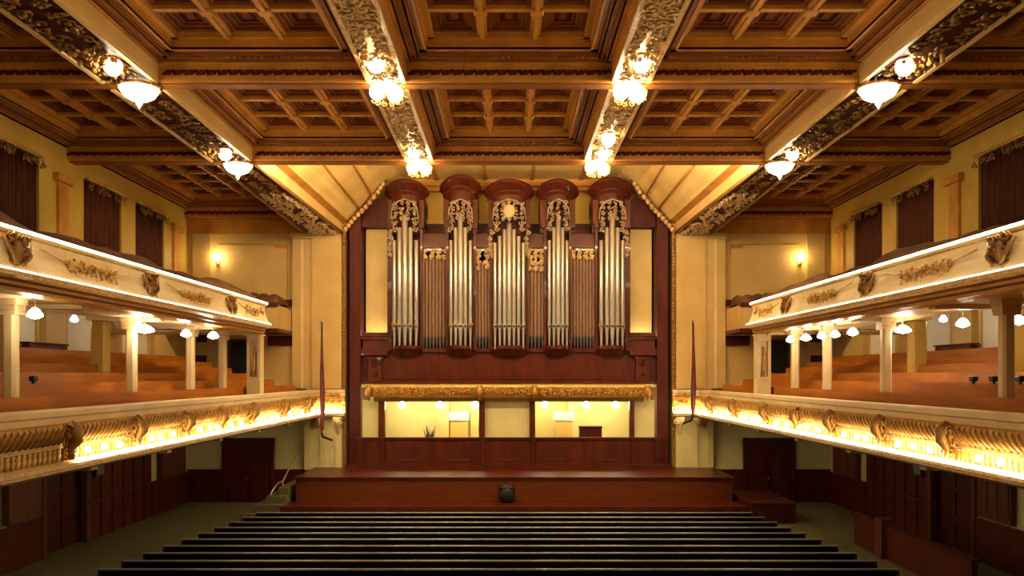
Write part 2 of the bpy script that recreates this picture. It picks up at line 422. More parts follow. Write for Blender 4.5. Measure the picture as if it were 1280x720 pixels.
# bays of coffers
def bay(x0,x1,y0,y1,nx,ny,pale=False,side=(1,1)):
    m=MB(); i1=.55
    # ledges (rings) around
    def ring(a,b,z,mt):   # flat soffit ring between inset a and b at height z
        m.mat(mt)
        m.box(x0+a,x1-a,y0+a,y0+b,z,z+.05); m.box(x0+a,x1-a,y1-b,y1-a,z,z+.05)
        m.box(x0+a,x0+b,y0+a,y1-a,z,z+.05); m.box(x1-b,x1-a,y0+a,y1-a,z,z+.05)
    ring(-.02,.14,B+.44,'ceiling_gold')
    ring(.1,.34,B+.50,'ceiling_brown')
    ring(.3,i1,B+.58,'ceiling_brown')
    def fas(a,z0,z1,mt,t=.06):
        m.mat(mt)
        m.box(x0+a,x1-a,y0+a-t,y0+a,z0,z1); m.box(x0+a,x1-a,y1-a,y1-a+t,z0,z1)
        m.box(x0+a-t,x0+a,y0+a,y1-a,z0,z1); m.box(x1-a,x1-a+t,y0+a,y1-a,z0,z1)
    fas(.16,B+.44,B+.56,'ceiling_brown'); fas(.36,B+.5,B+.64,'ceiling_brown')
    fas(i1,B+.56,G,'ceiling_gold')
    fas(i1+.03,G-.06,G,'ceiling_gold')
    o=m.build('bay_moulding',parent=ceil)
    # coffer grid
    g=MB(); X0,X1,Y0,Y1=x0+i1+.08,x1-i1-.08,y0+i1+.05,y1-i1-.05
    g.mat('ceiling_brown').box(x0+i1-.02,x1-i1+.02,y0+i1-.02,y1-i1+.02,G+.56,G+.62)
    g.mat('ceiling_gold')
    g.box(x0+i1-.02,x1-i1+.02,y0+i1-.02,Y0+.1,G,G+.56); g.box(x0+i1-.02,x1-i1+.02,Y1-.1,y1-i1+.02,G,G+.56)
    g.box(x0+i1-.02,X0+.1,Y0,Y1,G,G+.56); g.box(X1-.1,x1-i1+.02,Y0,Y1,G,G+.56)
    px=(X1-X0)/nx; py=(Y1-Y0)/ny; bw=.12
    for i in range(1,nx):
        x=X0+i*px; g.mat('ceiling_gold').box(x-bw,x+bw,Y0,Y1,G+.04,G+.5); g.box(x-.05,x+.05,Y0,Y1,G-.03,G+.06)
    for j in range(1,ny):
        y=Y0+j*py; g.mat('ceiling_gold').box(X0,X1,y-bw*.7,y+bw*.7,G+.05,G+.5)
        for i in range(1,nx): g.cbox(X0+i*px-.15,X0+i*px+.15,y-.15,y+.15,G-.04,G+.1,.03)
    g.build('coffer_grid',parent=o)
    c=MB()
    for i in range(nx):
        for j in range(ny):
            a,b=X0+i*px+bw,X0+(i+1)*px-bw; e,f=Y0+j*py+bw*.7,Y0+(j+1)*py-bw*.7
            c.mat('coffer_red')
            for (q,z,t) in ((0,.14,.12),(.12,.2,.10),(.22,.25,.08)):
                A,Bb,E,Ff=a+q,b-q,e+q,f-q
                c.box(A,Bb,E,E+t,G+z,G+.5); c.box(A,Bb,Ff-t,Ff,G+z,G+.5); c.box(A,A+t,E+t,Ff-t,G+z,G+.5); c.box(Bb-t,Bb,E+t,Ff-t,G+z,G+.5)
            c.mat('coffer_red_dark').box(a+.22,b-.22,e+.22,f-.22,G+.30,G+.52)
            c.mat('coffer_red').box(a+.42,b-.42,e+.42,f-.42,G+.26,G+.35)
    c.build('coffer_panel',parent=o)
for (y0,y1) in ((13.8,20.86),(21.4,28.5)):
    bay(-XIN[0],XIN[0],y0,y1,3,4)
    for s in (-1,1):
        a,b=sorted((s*XIN[1],s*XOUT[0])); bay(a,b,y0,y1,3,4)
        a,b=sorted((s*XOUT[1],s*(XW-.05))); bay(a,b,y0,y1,3,4)
for s in (-1,1):
    a,b=sorted((s*XOUT[1],s*(XW-.05))); bay(a,b,29.1,38.85,3,6)
# vault over the organ
zt=15.05
def P3(x,y,z): return (x,y,z)
v=MB()
secA=[(8.55,B),(8.45,B+.42),(8.1,B+.5),(7.7,B+.8),(7.2,B+1.15),(6.3,B+1.7),(5.6,B+2.0),(5.0,zt)]
secB=[(7.45,12.25),(7.42,12.6),(7.2,12.75),(7.0,13.0),(6.75,13.3),(6.2,13.9),(5.75,14.5),(5.0,zt)]
tm=['beam_cream','ceiling_gold','vault_gold','vault_gold','vault_gold','vault_gold','vault_gold']
for s in (-1,1):
    for i in range(len(secA)-1):
        a,b=secA[i],secA[i+1]; c,d=secB[i],secB[i+1]
        v.mat(tm[i])
        v.quad((s*a[0],29.1,a[1]),(s*b[0],29.1,b[1]),(s*d[0],YE+1.6,d[1]),(s*c[0],YE+1.6,c[1]))
    v.mat('ceiling_gold')
    for q in (4,5):
        a=secA[q];c=secB[q]
        v.tube([(s*a[0],29.1,a[1]-.02),(s*c[0],YE+1.0,c[1]-.02)],.05,5)
v.mat('vault_gold').box(-5.0,5.0,29.1,42,zt,zt+.2)
v.mat('ceiling_gold')
for x in (-3.4,-1.1,1.1,3.4): v.box(x-.08,x+.08,29.1,40.9,zt-.06,zt)
for y in (31.5,34.5,37.2): v.box(-5,5,y-.08,y+.08,zt-.05,zt)
vault=v.build('vault',parent=ceil)
# tympanum filling above the second cross beam's far side
tmn=MB().mat('vault_gold').box(-8.5,8.5,29.05,29.12,G,zt+.2); tmn.build('vault_end',parent=vault)
# outer beams beyond the second cross beam, with pale openwork
for s in (-1,1):
    m=MB().mat('mahogany_dark')
    a0,a1=s*8.55,s*9.95; b0,b1=s*7.5,s*9.3; ze=12.25
    y0,y1=29.1,38.8
    def L(t,u): 
        xa=a0+(a1-a0)*u; xb=b0+(b1-b0)*u; return Vector((xa+(xb-xa)*t, y0+(y1-y0)*t, B+(ze-B)*t))
    m.add([L(0,0),L(0,1),L(1,1),L(1,0)],[(0,1,2,3)])
    m.add([L(0,1),L(1,1),L(1,1)+Vector((0,0,1.4)),L(0,1)+Vector((0,0,.8))],[(0,1,2,3)])
    m.mat('gilt_dark'); m.tube([L(0,.03),L(1,.03)],.07,6); m.tube([L(0,.97),L(1,.97)],.07,6)
    o=m.build('long_beam',parent=ceil)
    c=MB().mat('gilt_dark'); U=(L(0,1)-L(0,0)).normalized(); 
    for seg in range(9):
        t0=seg/9; 
        V=(L(1,.5)-L(0,.5)).normalized(); N=U.cross(V).normalized(); 
        if N.z>0: N=-N
        c.mat('gilt_dark' if seg<3 else 'gilt_pale')
        scrolls(c,L(t0,.08),U,V,N,1.2,1.08,.4 if seg<3 else .34,seed=seg+5,th=.04 if seg<3 else .055,fill=.95)
    c.build('carved_garland',parent=o)

# ------------------------------------------------------------------ balconies
def straight(p0,p1,n): return [(p0[0]+(p1[0]-p0[0])*i/n, p0[1]+(p1[1]-p0[1])*i/n) for i in range(n+1)]
def upper_path(s):
    path=[];nr=[]
    for p in straight((s*8.65,3),(s*8.65,30.4),2): path.append(p); nr.append((-s,0))
    for i in range(1,9):
        a=R(90*i/8); path.append((s*(9.55-.9*math.cos(a)),30.4+.9*math.sin(a))); nr.append((-s*math.cos(a),math.sin(a)))
    path.append((s*14.6,31.3)); nr.append((0,1))
    return path,nr
ZU=8.38; ZL=5.14
for s in (-1,1):
    side=CN[s]
    # ---- upper
    T=empty('balcony','upper %s balcony with cream curved front, gilded carvings and lit edge'%side,'balcony',(s*8.65,17,ZU-1))
    T.location=(0,0,0)
    path,nr=upper_path(s)
    prof=[(-.25,0),(.0,0),(.03,-.05),(-.01,-.1),(-.04,-.13),(-.05,-.3),(.0,-.48),(.06,-.62),(.12,-.72),(.18,-.78),(.18,-.86),(.08,-.9)]
    drp=[0,0,0]+[.20*(k/8)**2 for k in range(1,9)]+[.2]
    mo=['cream_light']*3+['gilt']+['cream_light']*5+['gilt_pale','gilt']
    prof=[(d,ZU+z) for d,z in prof]
    m=MB().sweep(path,nr,prof,mo,drop=drp); m.build('front_panel',parent=T)
    prof=[(.08,-.9),(-.02,-.93),(-.02,-.99),(-.12,-1.02),(-.12,-1.08),(-.35,-1.12),(-.5,-1.05)]
    m=MB().sweep(path,nr,[(d,ZU+z) for d,z in prof],['mahogany','ceiling_gold','mahogany','ceiling_gold','gilt','cream']); m.build('cornice',parent=T)
    m=MB().mat('cream_light').extrude([(s*8.9,ZU-1.05),(s*10.4,ZU-1.05),(s*XW,ZU-.35),(s*XW,ZU-.25),(s*10.4,ZU-.95),(s*8.9,ZU-.95)],'y',3,31.2)
    for y in (14.5,18.6,22.7,26.8,30.5): m.extrude([(s*9.2,ZU-1.15),(s*10.4,ZU-1.15),(s*XW,ZU-.45),(s*XW,ZU-.3),(s*10.4,ZU-1.0),(s*9.2,ZU-1.0)],'y',y-.15,y+.15)
    m.build('soffit',parent=T)
    m=MB().mat('carpet_red')
    for k in range(5): m.box(s*(9.0+k*1.1),s*(10.1+k*1.1),3,31.2,ZU-.9+k*.24,ZU-.7+k*.3)
    m.build('tier',parent=T)
    m=MB().mat('strip')
    pp=[(p[0]+n_[0]*.04,p[1]+n_[1]*.04,ZU-.015-d_) for p,n_,d_ in zip(path,nr,drp)][:-1]
    m.tube(pp,.022,6); m.build('light_tube',parent=T)
    pp=[(p[0]+n_[0]*.155,p[1]+n_[1]*.155,ZU-.765) for p,n_ in zip(path,nr)][:-1]
    m=MB().mat('strip'); m.tube(pp,.02,6); m.build('light_tube',parent=T)
    # carved shields and garlands
    for y in (9,15.0,20.6,26.6):
        c=MB().mat('gilt_dark'); x=s*8.63
        scrolls(c,(x,y-.35,ZU-.75),(0,1,0),(0,0,1),(-s,0,0),.7,.62,.24,seed=int(y),th=.04)
        c.ball((x,y,ZU-.42),.2,8,5,sx=.4,sz=1.2)
        for a in range(7): c.tube([(x,y-.3+a*.1,ZU-.2),(x-s*.08,y-.33+a*.11,ZU-.12)],[.05,.02],4)
        c.tube([(x,y-.4,ZU-.2),(x-s*.1,y-.25,ZU-.5),(x,y,ZU-.78)],.04,5); c.tube([(x,y+.4,ZU-.2),(x-s*.1,y+.25,ZU-.5),(x,y,ZU-.78)],.04,5)
        c.build('carved_shield',parent=T)
    for y in (12,17.8,23.6,28.8):
        c=MB().mat('gilt'); x=s*8.66; ln=2.2 if y<28 else 1.5
        scrolls(c,(x,y-ln/2,ZU-.62),(0,1,0),(0,0,1),(-s,0,0),ln,.34,.22,seed=int(y)+2,th=.028)
        c.tube([(x,y-ln*.9,ZU-.25),(x,y-ln*.45,ZU-.38),(x,y,ZU-.55),(x,y+ln*.45,ZU-.38),(x,y+ln*.9,ZU-.25)],.016,5)
        c.build('carved_garland',parent=T)
    c=MB().mat('gilt_dark')
    spiral(c,Vector((s*8.7,30.1,ZU-.42)),Vector((0,1,0)),Vector((0,0,1)),Vector((-s,0,0)),0,0,.24,1.1,1.5,.04)
    c.build('carved_scroll',parent=T)
    # dust sheet over the seats
    m=MB().mat('drape'); NX,NY=10,90; V=[];Fc=[]; rnd=random.Random(5+s)
    ph=[rnd.uniform(0,6) for _ in range(6)]
    for j in range(NY+1):
        y=5+26.1*j/NY
        for i in range(NX+1):
            t=i/NX; x=8.95+t*2.6
            am=1.15 if y<17.5 else (.6 if y<24 else .8)
            z=ZU+.02+t*.84+ am*(.34*(1-abs(math.sin(y*.36+ph[0]+t*.5)))**1.3+.26*(1-abs(math.sin(y*.95+ph[1]-t)))**1.5)*math.sin(math.pi*min(1,t*1.3))**.8 +.03*math.sin(y*4+t*7+ph[2])
            z+= rnd.uniform(-.02,.02)
            if i==0: z=ZU-.2
            if i==NX: z-=.6
            V.append((s*x,y,z))
    for j in range(NY):
        for i in range(NX): a=j*(NX+1)+i; Fc.append((a,a+1,a+NX+2,a+NX+1))
    m.add(V,Fc,True); o=m.build('dust_sheet'); md=o.modifiers.new('t','SOLIDIFY'); md.thickness=.03
    tag(o,'brown dust sheet draped in lumps over the seats of the upper %s balcony'%side,'dust sheet')
    m=MB().mat('drape'); NX,NY=24,6; V=[];Fc=[]
    for j in range(NY+1):
        for i in range(NX+1):
            x=9.9+3.0*i/NX; y=36.6+2.2*j/NY
            z=9.0+.17*math.sin(math.pi*j/NY)+.14*abs(math.sin(i*.9+s))+.25*i/NX*math.sin(math.pi*min(1,.2+j/NY))
            V.append((s*x,y,z-(.4 if j in(0,NY) or i in (0,NX) else 0)))
    for j in range(NY):
        for i in range(NX): a=j*(NX+1)+i; Fc.append((a,a+1,a+NX+2,a+NX+1))
    m.add(V,Fc,True); o=m.build('dust_sheet'); md=o.modifiers.new('t','SOLIDIFY'); md.thickness=.03
    tag(o,'crumpled brown sheet on the end box beyond the upper %s balcony'%side,'dust sheet')
    # small end box below that sheet
    t=empty('end_box','small cream and brown end box behind the far end of the upper %s balcony'%side,'balcony box',(0,0,0))
    m=MB().mat('cream').box(s*9.9,s*14.6,36.5,YE-.1,7.8,8.8); m.build('parapet',parent=t)
    m=MB().mat('mahogany').box(s*9.85,s*14.6,36.42,36.6,8.72,8.9); m.box(s*9.85,s*14.6,36.45,YE-.1,7.65,7.8); m.build('hand_rail',parent=t)
    # ---- lower
    T=empty('balcony','lower %s balcony with gilded ribbed front and row of bulbs on its ledge'%side,'balcony',(0,0,0))
    path=[];nr=[]
    for p in straight((s*8.65,3),(s*8.65,38.3),2): path.append(p); nr.append((-s,0))
    for i in range(1,7):
        a=R(90*i/6); path.append((s*(8.15+.5*math.cos(a)),38.3+.5*math.sin(a))); nr.append((-s*math.cos(a),-math.sin(a)))
    path.append((s*7.42,38.8)); nr.append((0,-1))
    prof=[(-.3,0),(.02,0),(.05,-.03),(.05,-.13),(.02,-.15),(.04,-.17),(.03,-.27),(.10,-.31),(.13,-.38),(.11,-.5),(.05,-.62),(-.03,-.68),(-.03,-.72),(-.05,-.74),(-.05,-1.0),(.16,-1.02),(.24,-1.04),(.24,-1.11),(.17,-1.13),(.17,-1.18),(.08,-1.22),(.0,-1.25),(-.3,-1.26)]
    mo=['cream_light']*3+['gilt','cream_light','cream_light','gilt']+['gilt']*4+['gilt_pale']*2+['cream_light']*2+['cream_light']+['gilt_pale','gilt_dark','gilt_pale','gilt_dark','gilt_pale','cream']
    prof=[(d,ZL+z) for d,z in prof]
    m=MB().sweep(path,nr,prof,mo); m.build('front_panel',parent=T)
    # ribs across the gilded cove
    c=MB().mat('gilt_dark'); y=8.0
    while y<38:
        x=s*8.65
        c.tube([(x-s*.07,y+.10,ZL-.30),(x-s*.14,y+.02,ZL-.38),(x-s*.12,y-.06,ZL-.5),(x-s*.05,y-.12,ZL-.62),(x+s*.0,y-.12,ZL-.68)],[.015,.03,.035,.03,.015],4)
        y+=.19 if y<24 else .27
    c.build('carved_rib',parent=T)['kind']='stuff'
    c=MB().mat('gilt'); y=8.0
    while y<38.2:                                        # little baluster relief under the cove
        c.lathe([(.03,0),(.045,.03),(.02,.1),(.035,.17),(.02,.22),(.04,.25)],s*8.6,y,ZL-1.0,n=5)
        y+=.17
    c.build('baluster',parent=T)['kind']='stuff'
    m=MB().mat('cream').box(s*8.95,s*XW,3,YE-.1,ZL-1.25,ZL-1.1)
    for y in (14.5,18.6,22.7,26.8,30.9,35.0): m.box(s*9.0,s*XW,y-.15,y+.15,ZL-1.4,ZL-1.25)
    m.build('soffit',parent=T)
    m=MB().mat('seat_wood')
    for k in range(6): m.box(s*(8.93+k*.95),s*XW,3,YE-.1,ZL-1.1,ZL-.65+k*.25)
    m.build('tier',parent=T)
    # acanthus brackets
    for y in (9.6,13.0,16.6,19.6,22.6,25.3,28.4,32.4,36.2):
        c=MB().mat('gilt_dark'); x=s*8.65
        c.tube([(x-s*.12,y,ZL-.28),(x-s*.24,y,ZL-.42),(x-s*.26,y,ZL-.6),(x-s*.12,y,ZL-.78),(x-s*.14,y,ZL-.98)],[.10,.15,.13,.10,.09],7)
        for q in (-1,1):
            spiral(c,Vector((x-s*.17,y+q*.11,ZL-.42)),Vector((1,0,0)),Vector((0,0,1)),Vector((0,q,0)),0,0,.13,1.2,.5,.03)
            c.tube([(x-s*.08,y+q*.18,ZL-.3),(x-s*.2,y+q*.15,ZL-.5),(x-s*.06,y+q*.08,ZL-.8)],[.02,.05,.02],4)
        c.mat('gilt'); scrolls(c,(x-s*.1,y-.22,ZL-.95),(0,1,0),(0,0,1),(-s,0,0),.44,.6,.2,seed=int(y),th=.025)
        c.build('carved_bracket',parent=T)
    # end section ornament on the wall facing the audience and corbel
    c=MB().mat('gilt'); scrolls(c,(s*8.0-.42,38.72,ZL-.62),(1,0,0),(0,0,1),(0,-1,0),.84,.5,.25,seed=3,th=.03)
    c.build('carved_garland',parent=T)
    c=MB().mat('cream_light'); 
    c.tube([(s*7.75,38.7,ZL-1.22),(s*7.75,38.75,ZL-1.5),(s*7.75,38.9,ZL-1.75),(s*7.75,39.0,ZL-2.4)],[.22,.16,.14,.05],8)
    spiral(c,Vector((s*7.6,38.62,ZL-1.45)),Vector((1,0,0)),Vector((0,0,1)),Vector((0,-1,0)),0,0,.16,1.2,1,.05)
    c.tube([(s*8.5,38.6,ZL-1.25),(s*8.6,38.7,ZL-1.5),(s*8.9,38.85,ZL-1.7)],[.2,.13,.04],8)
    c.build('corbel',parent=T)
    m=MB().mat('strip_low')
    pp=[(p[0]+n_[0]*.215,p[1]+n_[1]*.215,ZL-1.0) for p,n_ in zip(path,nr)]
    if s<0: pp[0]=(pp[0][0],16.7,pp[0][2])
    m.tube(pp,.04,6); m.build('light_tube',parent=T)
    # bulbs on the ledge : separate things
    first=None
    ys=[10.5,11.7,13.9,14.8,15.5,17.3,18.0,18.7,20.4,20.9,21.7,23.6,24.4,25.0,26.2,27.2,29.2,29.9,30.7,31.4,33.3,34.3,35.2,37.2]
    for y in ys:
        if s<0 and y<16.5: continue
        if first is None:
            first=empty('ledge_bulb','round warm glowing bulb on the ledge of the lower %s balcony front'%side,'light bulb',(s*8.5,y,ZL-1.0),group='bulbs along the lower %s balcony'%side)
            b=MB().mat('bulb').ball((0,0,.155),.06,10,6,sz=1.15); b.build('glass_bulb',parent=first)
            b=MB().mat('brass').lathe([(.05,0),(.05,.02),(.03,.05),(.03,.1)],0,0,-.012,n=8); b.build('lamp_socket',parent=first); o=first
        else:
            o=copy_tree(first)
        o.location=(s*8.5,y,ZL-1.0)
    # benches
    first=None
    tiers=['front row next to the balcony rail','second row from the rail','third row from the rail','fourth row from the rail','fifth row from the rail','back row against the wall']
    for k in range(6):
        x=9.35+.95*k; zf=ZL-.65+.25*k
        if first is None:
            first=empty('balcony_bench','','bench')
            m=MB().mat('seat_wood'); m.extrude([(s*.10,.38),(s*.16,.38),(s*.24,.86),(s*.18,.88)],'y',-17,17); m.build('backrest',parent=first)
            m=MB().mat('seat_wood'); m.box(s*-.32,s*.14,-17,17,.36,.41); m.build('seat',parent=first)
            for yy in (-17,-8.5,0,8.5,16.95):
                m=MB().mat('seat_wood'); m.extrude([(s*-.3,0),(s*.2,0),(s*.22,.84),(s*.14,.6),(s*.08,.5),(s*-.3,.4)],'y',yy,yy+.05); m.build('bench_end',parent=first)
            o=first
        else: o=copy_tree(first)
        o.location=(s*x,21.2,zf)
        tag(o,'long orange-brown wooden bench on the lower %s balcony, %s'%(side,tiers[k]),'bench','benches of the lower %s balcony'%side)

# ------------------------------------------------------------------ columns under the upper balcony
spots=[(10.0,17.2,'third from the viewer end, thick and closest'),(10.0,22.7,'second visible from the viewer end'),(9.97,26.8,'middle of the row'),(9.9,29.6,'last but one towards the stage'),]
names=['nearest to the viewer','second nearest to the viewer','third nearest to the viewer','last plain one before the carved corner pier']
for s in (-1,1):
    for i,(x,y,_) in enumerate(spots):
        t=empty('column','slim cream column under the upper %s balcony front, %s'%(CN[s],names[i]),'column',(s*x,y,ZL-.4),group='columns of the %s balcony'%CN[s])
        ht=ZU-1.05-(ZL-.4)
        m=MB().mat('cream_light').cbox(-.125,.125,-.125,.125,.12,ht-.25,.05); m.build('shaft',parent=t)
        m=MB().mat('cream_light').box(-.2,.2,-.2,.2,0,.12); m.build('base',parent=t)
        m=MB().mat('cream_light').box(-.18,.18,-.18,.18,ht-.32,ht-.25); m.box(-.22,.22,-.22,.22,ht-.12,ht); m.mat('gilt_pale').box(-.19,.19,-.19,.19,ht-.25,ht-.12); m.build('capital',parent=t)
    for i,(x,y) in enumerate(((12.0,20.3),(12.4,26.0))):
        t=empty('column','squat yellow column standing among the rear benches, lower %s balcony, %s'%(CN[s],['nearer the viewer','nearer the stage'][i]),'column',(s*x,y,ZL+.1),group='rear columns of the balconies')
        ht=ZU-1.05+(x-10.4)*.163-(ZL+.1)
        m=MB().mat('yellow_wall').cbox(-.22,.22,-.22,.22,0,ht-.2,.05); m.build('shaft',parent=t)
        m=MB().mat('cream_light').box(-.3,.3,-.3,.3,ht-.2,ht); m.build('capital',parent=t)
    # carved corner pier
    t=empty('column','square cream corner pier with a carved niche at the stage end of the upper %s balcony'%CN[s],'column',(s*9.15,30.9,ZL-.4))
    ht=ZU-1.1-(ZL-.4)
    m=MB().mat('cream_light'); m.box(-.24,-.14,-.24,.24,0,ht); m.box(.14,.24,-.24,.24,0,ht); m.box(-.14,.14,-.1,.24,0,ht); m.box(-.14,.14,-.24,-.1,0,.95); m.box(-.14,.14,-.24,-.1,ht-.25,ht); m.build('shaft',parent=t)
    m=MB().mat('gilt'); m.tube([(-.05,-.16,.95),(0,-.2,1.3),(.03,-.18,1.8),(0,-.16,2.1)],[.09,.05,.07,.02],6); m.build('niche_carving',parent=t)
    m=MB().mat('cream_light'); m.box(-.28,.28,-.28,.28,ht-.06,ht); m.box(-.19,.19,-.27,-.2,.9,1.0); m.build('capital',parent=t)

# ------------------------------------------------------------------ lamps under the upper balcony
lamp0=None
def under_lamp(x,y,z,lab,grp,sc=1):
    global lamp0
    if lamp0 is None:
        lamp0=empty('ceiling_light','','ceiling light')
        m=MB().mat('brass').lathe([(.09,.28),(.09,.25),(.02,.22),(.02,.08),(.07,.05)],0,0,0,n=10); m.build('lamp_mount',parent=lamp0)
        m=MB().mat('bulb_cool').lathe([(.05,.07),(.12,.03),(.2,-.05),(.21,-.09),(.1,-.13),(.001,-.14)],0,0,0,n=14); m.build('glass_shade',parent=lamp0)
        m=MB().mat('brass').ball((0,0,-.16),.03); m.build('finial',parent=lamp0)
        o=lamp0
    else: o=copy_tree(lamp0)
    o.location=(x,y,z+.0); o.scale=(sc*.78,sc*.78,1); tag(o,lab,'ceiling light',grp)
zc=ZU-1.05-.28
for i,(x,y,sc) in enumerate(((-9.3,16.8,.9),(-9.57,22.5,1.5),(-9.35,24.8,.9),(-8.98,26.0,1.0))):
    under_lamp(x,y,zc,['small glowing glass lamp under the upper left balcony, nearest to the viewer','large glowing glass lamp under the upper left balcony','small glowing glass lamp just past the large one, upper left balcony soffit','glass lamp furthest along the upper left balcony soffit'][i],'lamps under the upper left balcony',sc)
for i,(x,y,sc) in enumerate(((11.2,18.8,.9),(10.5,19.8,.9),(10.4,22.6,1.3),(9.6,23.9,.9),(9.6,25.2,.9),(9.5,26.0,.8),(9.55,27.5,1.),(9.5,28.9,.8))):
    under_lamp(x,y,zc,['small glass lamp under the upper right balcony, at the picture edge','small glass lamp second from the picture edge, upper right balcony soffit','broad bell shaped glass lamp under the upper right balcony','glass lamp beside the broad bell lamp, upper right balcony soffit','glass lamp fifth from the picture edge, upper right balcony soffit','small glass lamp sixth from the picture edge, upper right balcony soffit','glass lamp second from the stage end, upper right balcony soffit','small glass lamp nearest the stage end, upper right balcony soffit'][i],'lamps under the upper right balcony',sc)

for s in (-1,1):
    for i,y in enumerate((17.6,22.0,26.0,29.8)):
        under_lamp(s*13.2,y,7.55,'small glass lamp by the rear wall of the %s balcony, %s'%(CN[s],['nearest the viewer','second from the viewer','third from the viewer','nearest the stage'][i]),'lamps by the rear wall of the %s balcony'%CN[s],.7)

# ------------------------------------------------------------------ ceiling lamps at beam crossings
def bowl(x,y,lab,kind,grp):
    t=empty('chandelier',lab,'chandelier',(x,y,B-.05),group=grp)
    m=MB().mat('gilt').lathe([(.18,.05),(.22,0),(.1,-.08),(.05,-.2)],0,0,0,n=12); m.build('lamp_mount',parent=t)
    if kind=='bowl':
        m=MB().mat('gilt').lathe([(.47,-.02),(.5,-.05),(.47,-.09)],0,0,0,n=24)
        for k in range(12):
            a=k*math.pi/6; m.ball((.49*math.cos(a),  .49*math.sin(a),-.06),.045,5,3)
        m.build('gilded_rim',parent=t)
        m=MB().mat('glass_lamp').lathe([(.05,.0),(.45,-.04),(.46,-.12),(.36,-.28),(.2,-.37),(.05,-.40)],0,0,0,n=20); gb=m.build('glass_bowl',parent=t)
        m=MB().mat('glass_lamp').lathe([(.05,-.39),(.08,-.44),(.05,-.5),(.001,-.58)],0,0,0,n=8); m.build('finial',parent=gb)
    else:
        for k,(dx,dy,dz,r) in enumerate(((-.24,-.05,-.18,.19),(.17,.1,-.17,.2),(.02,-.12,-.02,.18),(.24,-.1,-.30,.12))):
            m=MB().mat('glass_globe').ball((dx,dy,dz),r,12,8,sz=1.1); m.build('glass_globe',parent=t)
        m=MB().mat('gilt')
        for dx in (-.42,.42): m.tube([(0,0,-.05),(dx*.6,0,.02),(dx,0,-.15),(dx*.9,0,-.3)],.025,5)
        for k in range(10):
            a=k*.628; spiral(m,Vector((.3*math.cos(a),.3*math.sin(a),-.38)),Vector((1,0,0)),Vector((0,0,1)),Vector((0,-1,0)),0,0,.09,1.1,a,.016)
        m.build('lamp_arm',parent=t)
    return t
def small(x,y,lab,grp):
    t=empty('globe_lamp',lab,'ceiling light',(x,y,B-.05),group=grp)
    m=MB().mat('gilt').lathe([(.16,.05),(.18,0),(.08,-.07),(.06,-.12)],0,0,0,n=10); m.build('lamp_mount',parent=t)
    m=MB().mat('glass_globe').lathe([(.07,.03),(.17,.0),(.2,-.1),(.18,-.22),(.1,-.31),(.001,-.34)],0,0,0,n=14); m.build('glass_globe',parent=t)
for bi,(yb,w) in enumerate(((20.86,'nearer'),(28.5,'farther'))):
    for s in (-1,1):
        xi=s*(XIN[0]+XIN[1])/2; xo=s*9.05
        bowl(xo,yb+.1,'glass bowl chandelier with gilt rim where the outer %s beam meets the %s cross beam'%(CN[s],w),'bowl','bowl chandeliers at the outer beams')
        bowl(xi,yb+.1,'cluster of white globes where the inner %s beam meets the %s cross beam'%(CN[s],w),'cluster','globe clusters at the inner beams')
        small(xo-s*.1,yb-1.5,'single glass lamp on the outer %s beam just before the %s cross beam'%(CN[s],w),'single lamps on the beams')
        small(xi,yb-1.7,'single glass lamp on the inner %s beam just before the %s cross beam'%(CN[s],w),'single lamps on the beams')
small(2.95,25.3,'single glass lamp halfway along the inner right beam','single lamps on the beams')

for s in (-1,1):
    c=MB().mat('cove_tube').box(min(s*3.9,s*8.3),max(s*3.9,s*8.3),29.16,29.22,B+.12,B+.2); c.build('cove_light',parent=vault)
MB().mat('cove_tube').box(-3.6,3.6,29.16,29.22,B+.12,B+.17).build('cove_light',parent=vault)
for yb,w in ((13.2,'just above the viewer'),(6.0,'behind the viewer')):  # unseen chandeliers, added as fill on the organ front and end walls
    for s in (-1,1):
        bowl(s*9.05,yb+.1,'unseen glass bowl chandelier added as fill on the outer %s beam %s'%(CN[s],w),'bowl','added fill chandeliers over the rear seats')
        bowl(s*2.97,yb+.1,'unseen cluster of white globes added as fill on the inner %s beam %s'%(CN[s],w),'cluster','added fill globe clusters over the rear seats')

# wall sconces in the alcoves
for s in (-1,1):
    t=empty('wall_lamp','glowing wall lamp in the end alcove beside the upper %s balcony'%CN[s],'wall lamp',(s*13.3,YE-.02,11.1))
    m=MB().mat('brass').box(-.08,.08,-.06,0,-.3,.1); m.tube([(0,-.03,-.15),(0,-.25,-.25),(0,-.3,-.1)],.025,6); m.build('lamp_arm',parent=t)
    m=MB().mat('bulb').lathe([(.05,-.1),(.12,0),(.14,.1),(.08,.22),(.001,.25)],0,-.3,0,n=12); m.build('glass_shade',parent=t)

# ------------------------------------------------------------------ organ
def ox(p): return (p-636)*.03645
def oz(p): return EYE+(469-p)*.03645
w=MB().mat('niche_yellow').box(-7.6,7.6,41.0,41.3,6.9,zt+.2); 
w.mat('ceiling_gold').box(-5.2,5.2,40.6,41.0,14.55,14.75); w.box(-5.3,5.3,40.4,41.0,14.75,15.05)
o=struct(w.build('wall_niche'))
for s in (-1,1): struct(MB().mat('wall_wood').box(s*7.5,s*7.8,YE+.4,44,0,12.6).build('wall_niche_'+CN[s]))
OR=empty('pipe_organ','tall mahogany pipe organ with five round towers of silvery pipes above the stage','organ',(0,39.4,6.2)); OR.location=(0,0,0)
yc=39.4
cs=MB().mat('mahogany')
zb=oz(437)
cs.mat('mahogany_dark').box(ox(450),ox(822),yc,41.0,oz(480),zb)                                    # lower panelled band
cs.mat('mahogany_dark'); cs.box(ox(450),ox(822),40.6,41.0,zb,oz(278))
cs.mat('mahogany_dark'); 
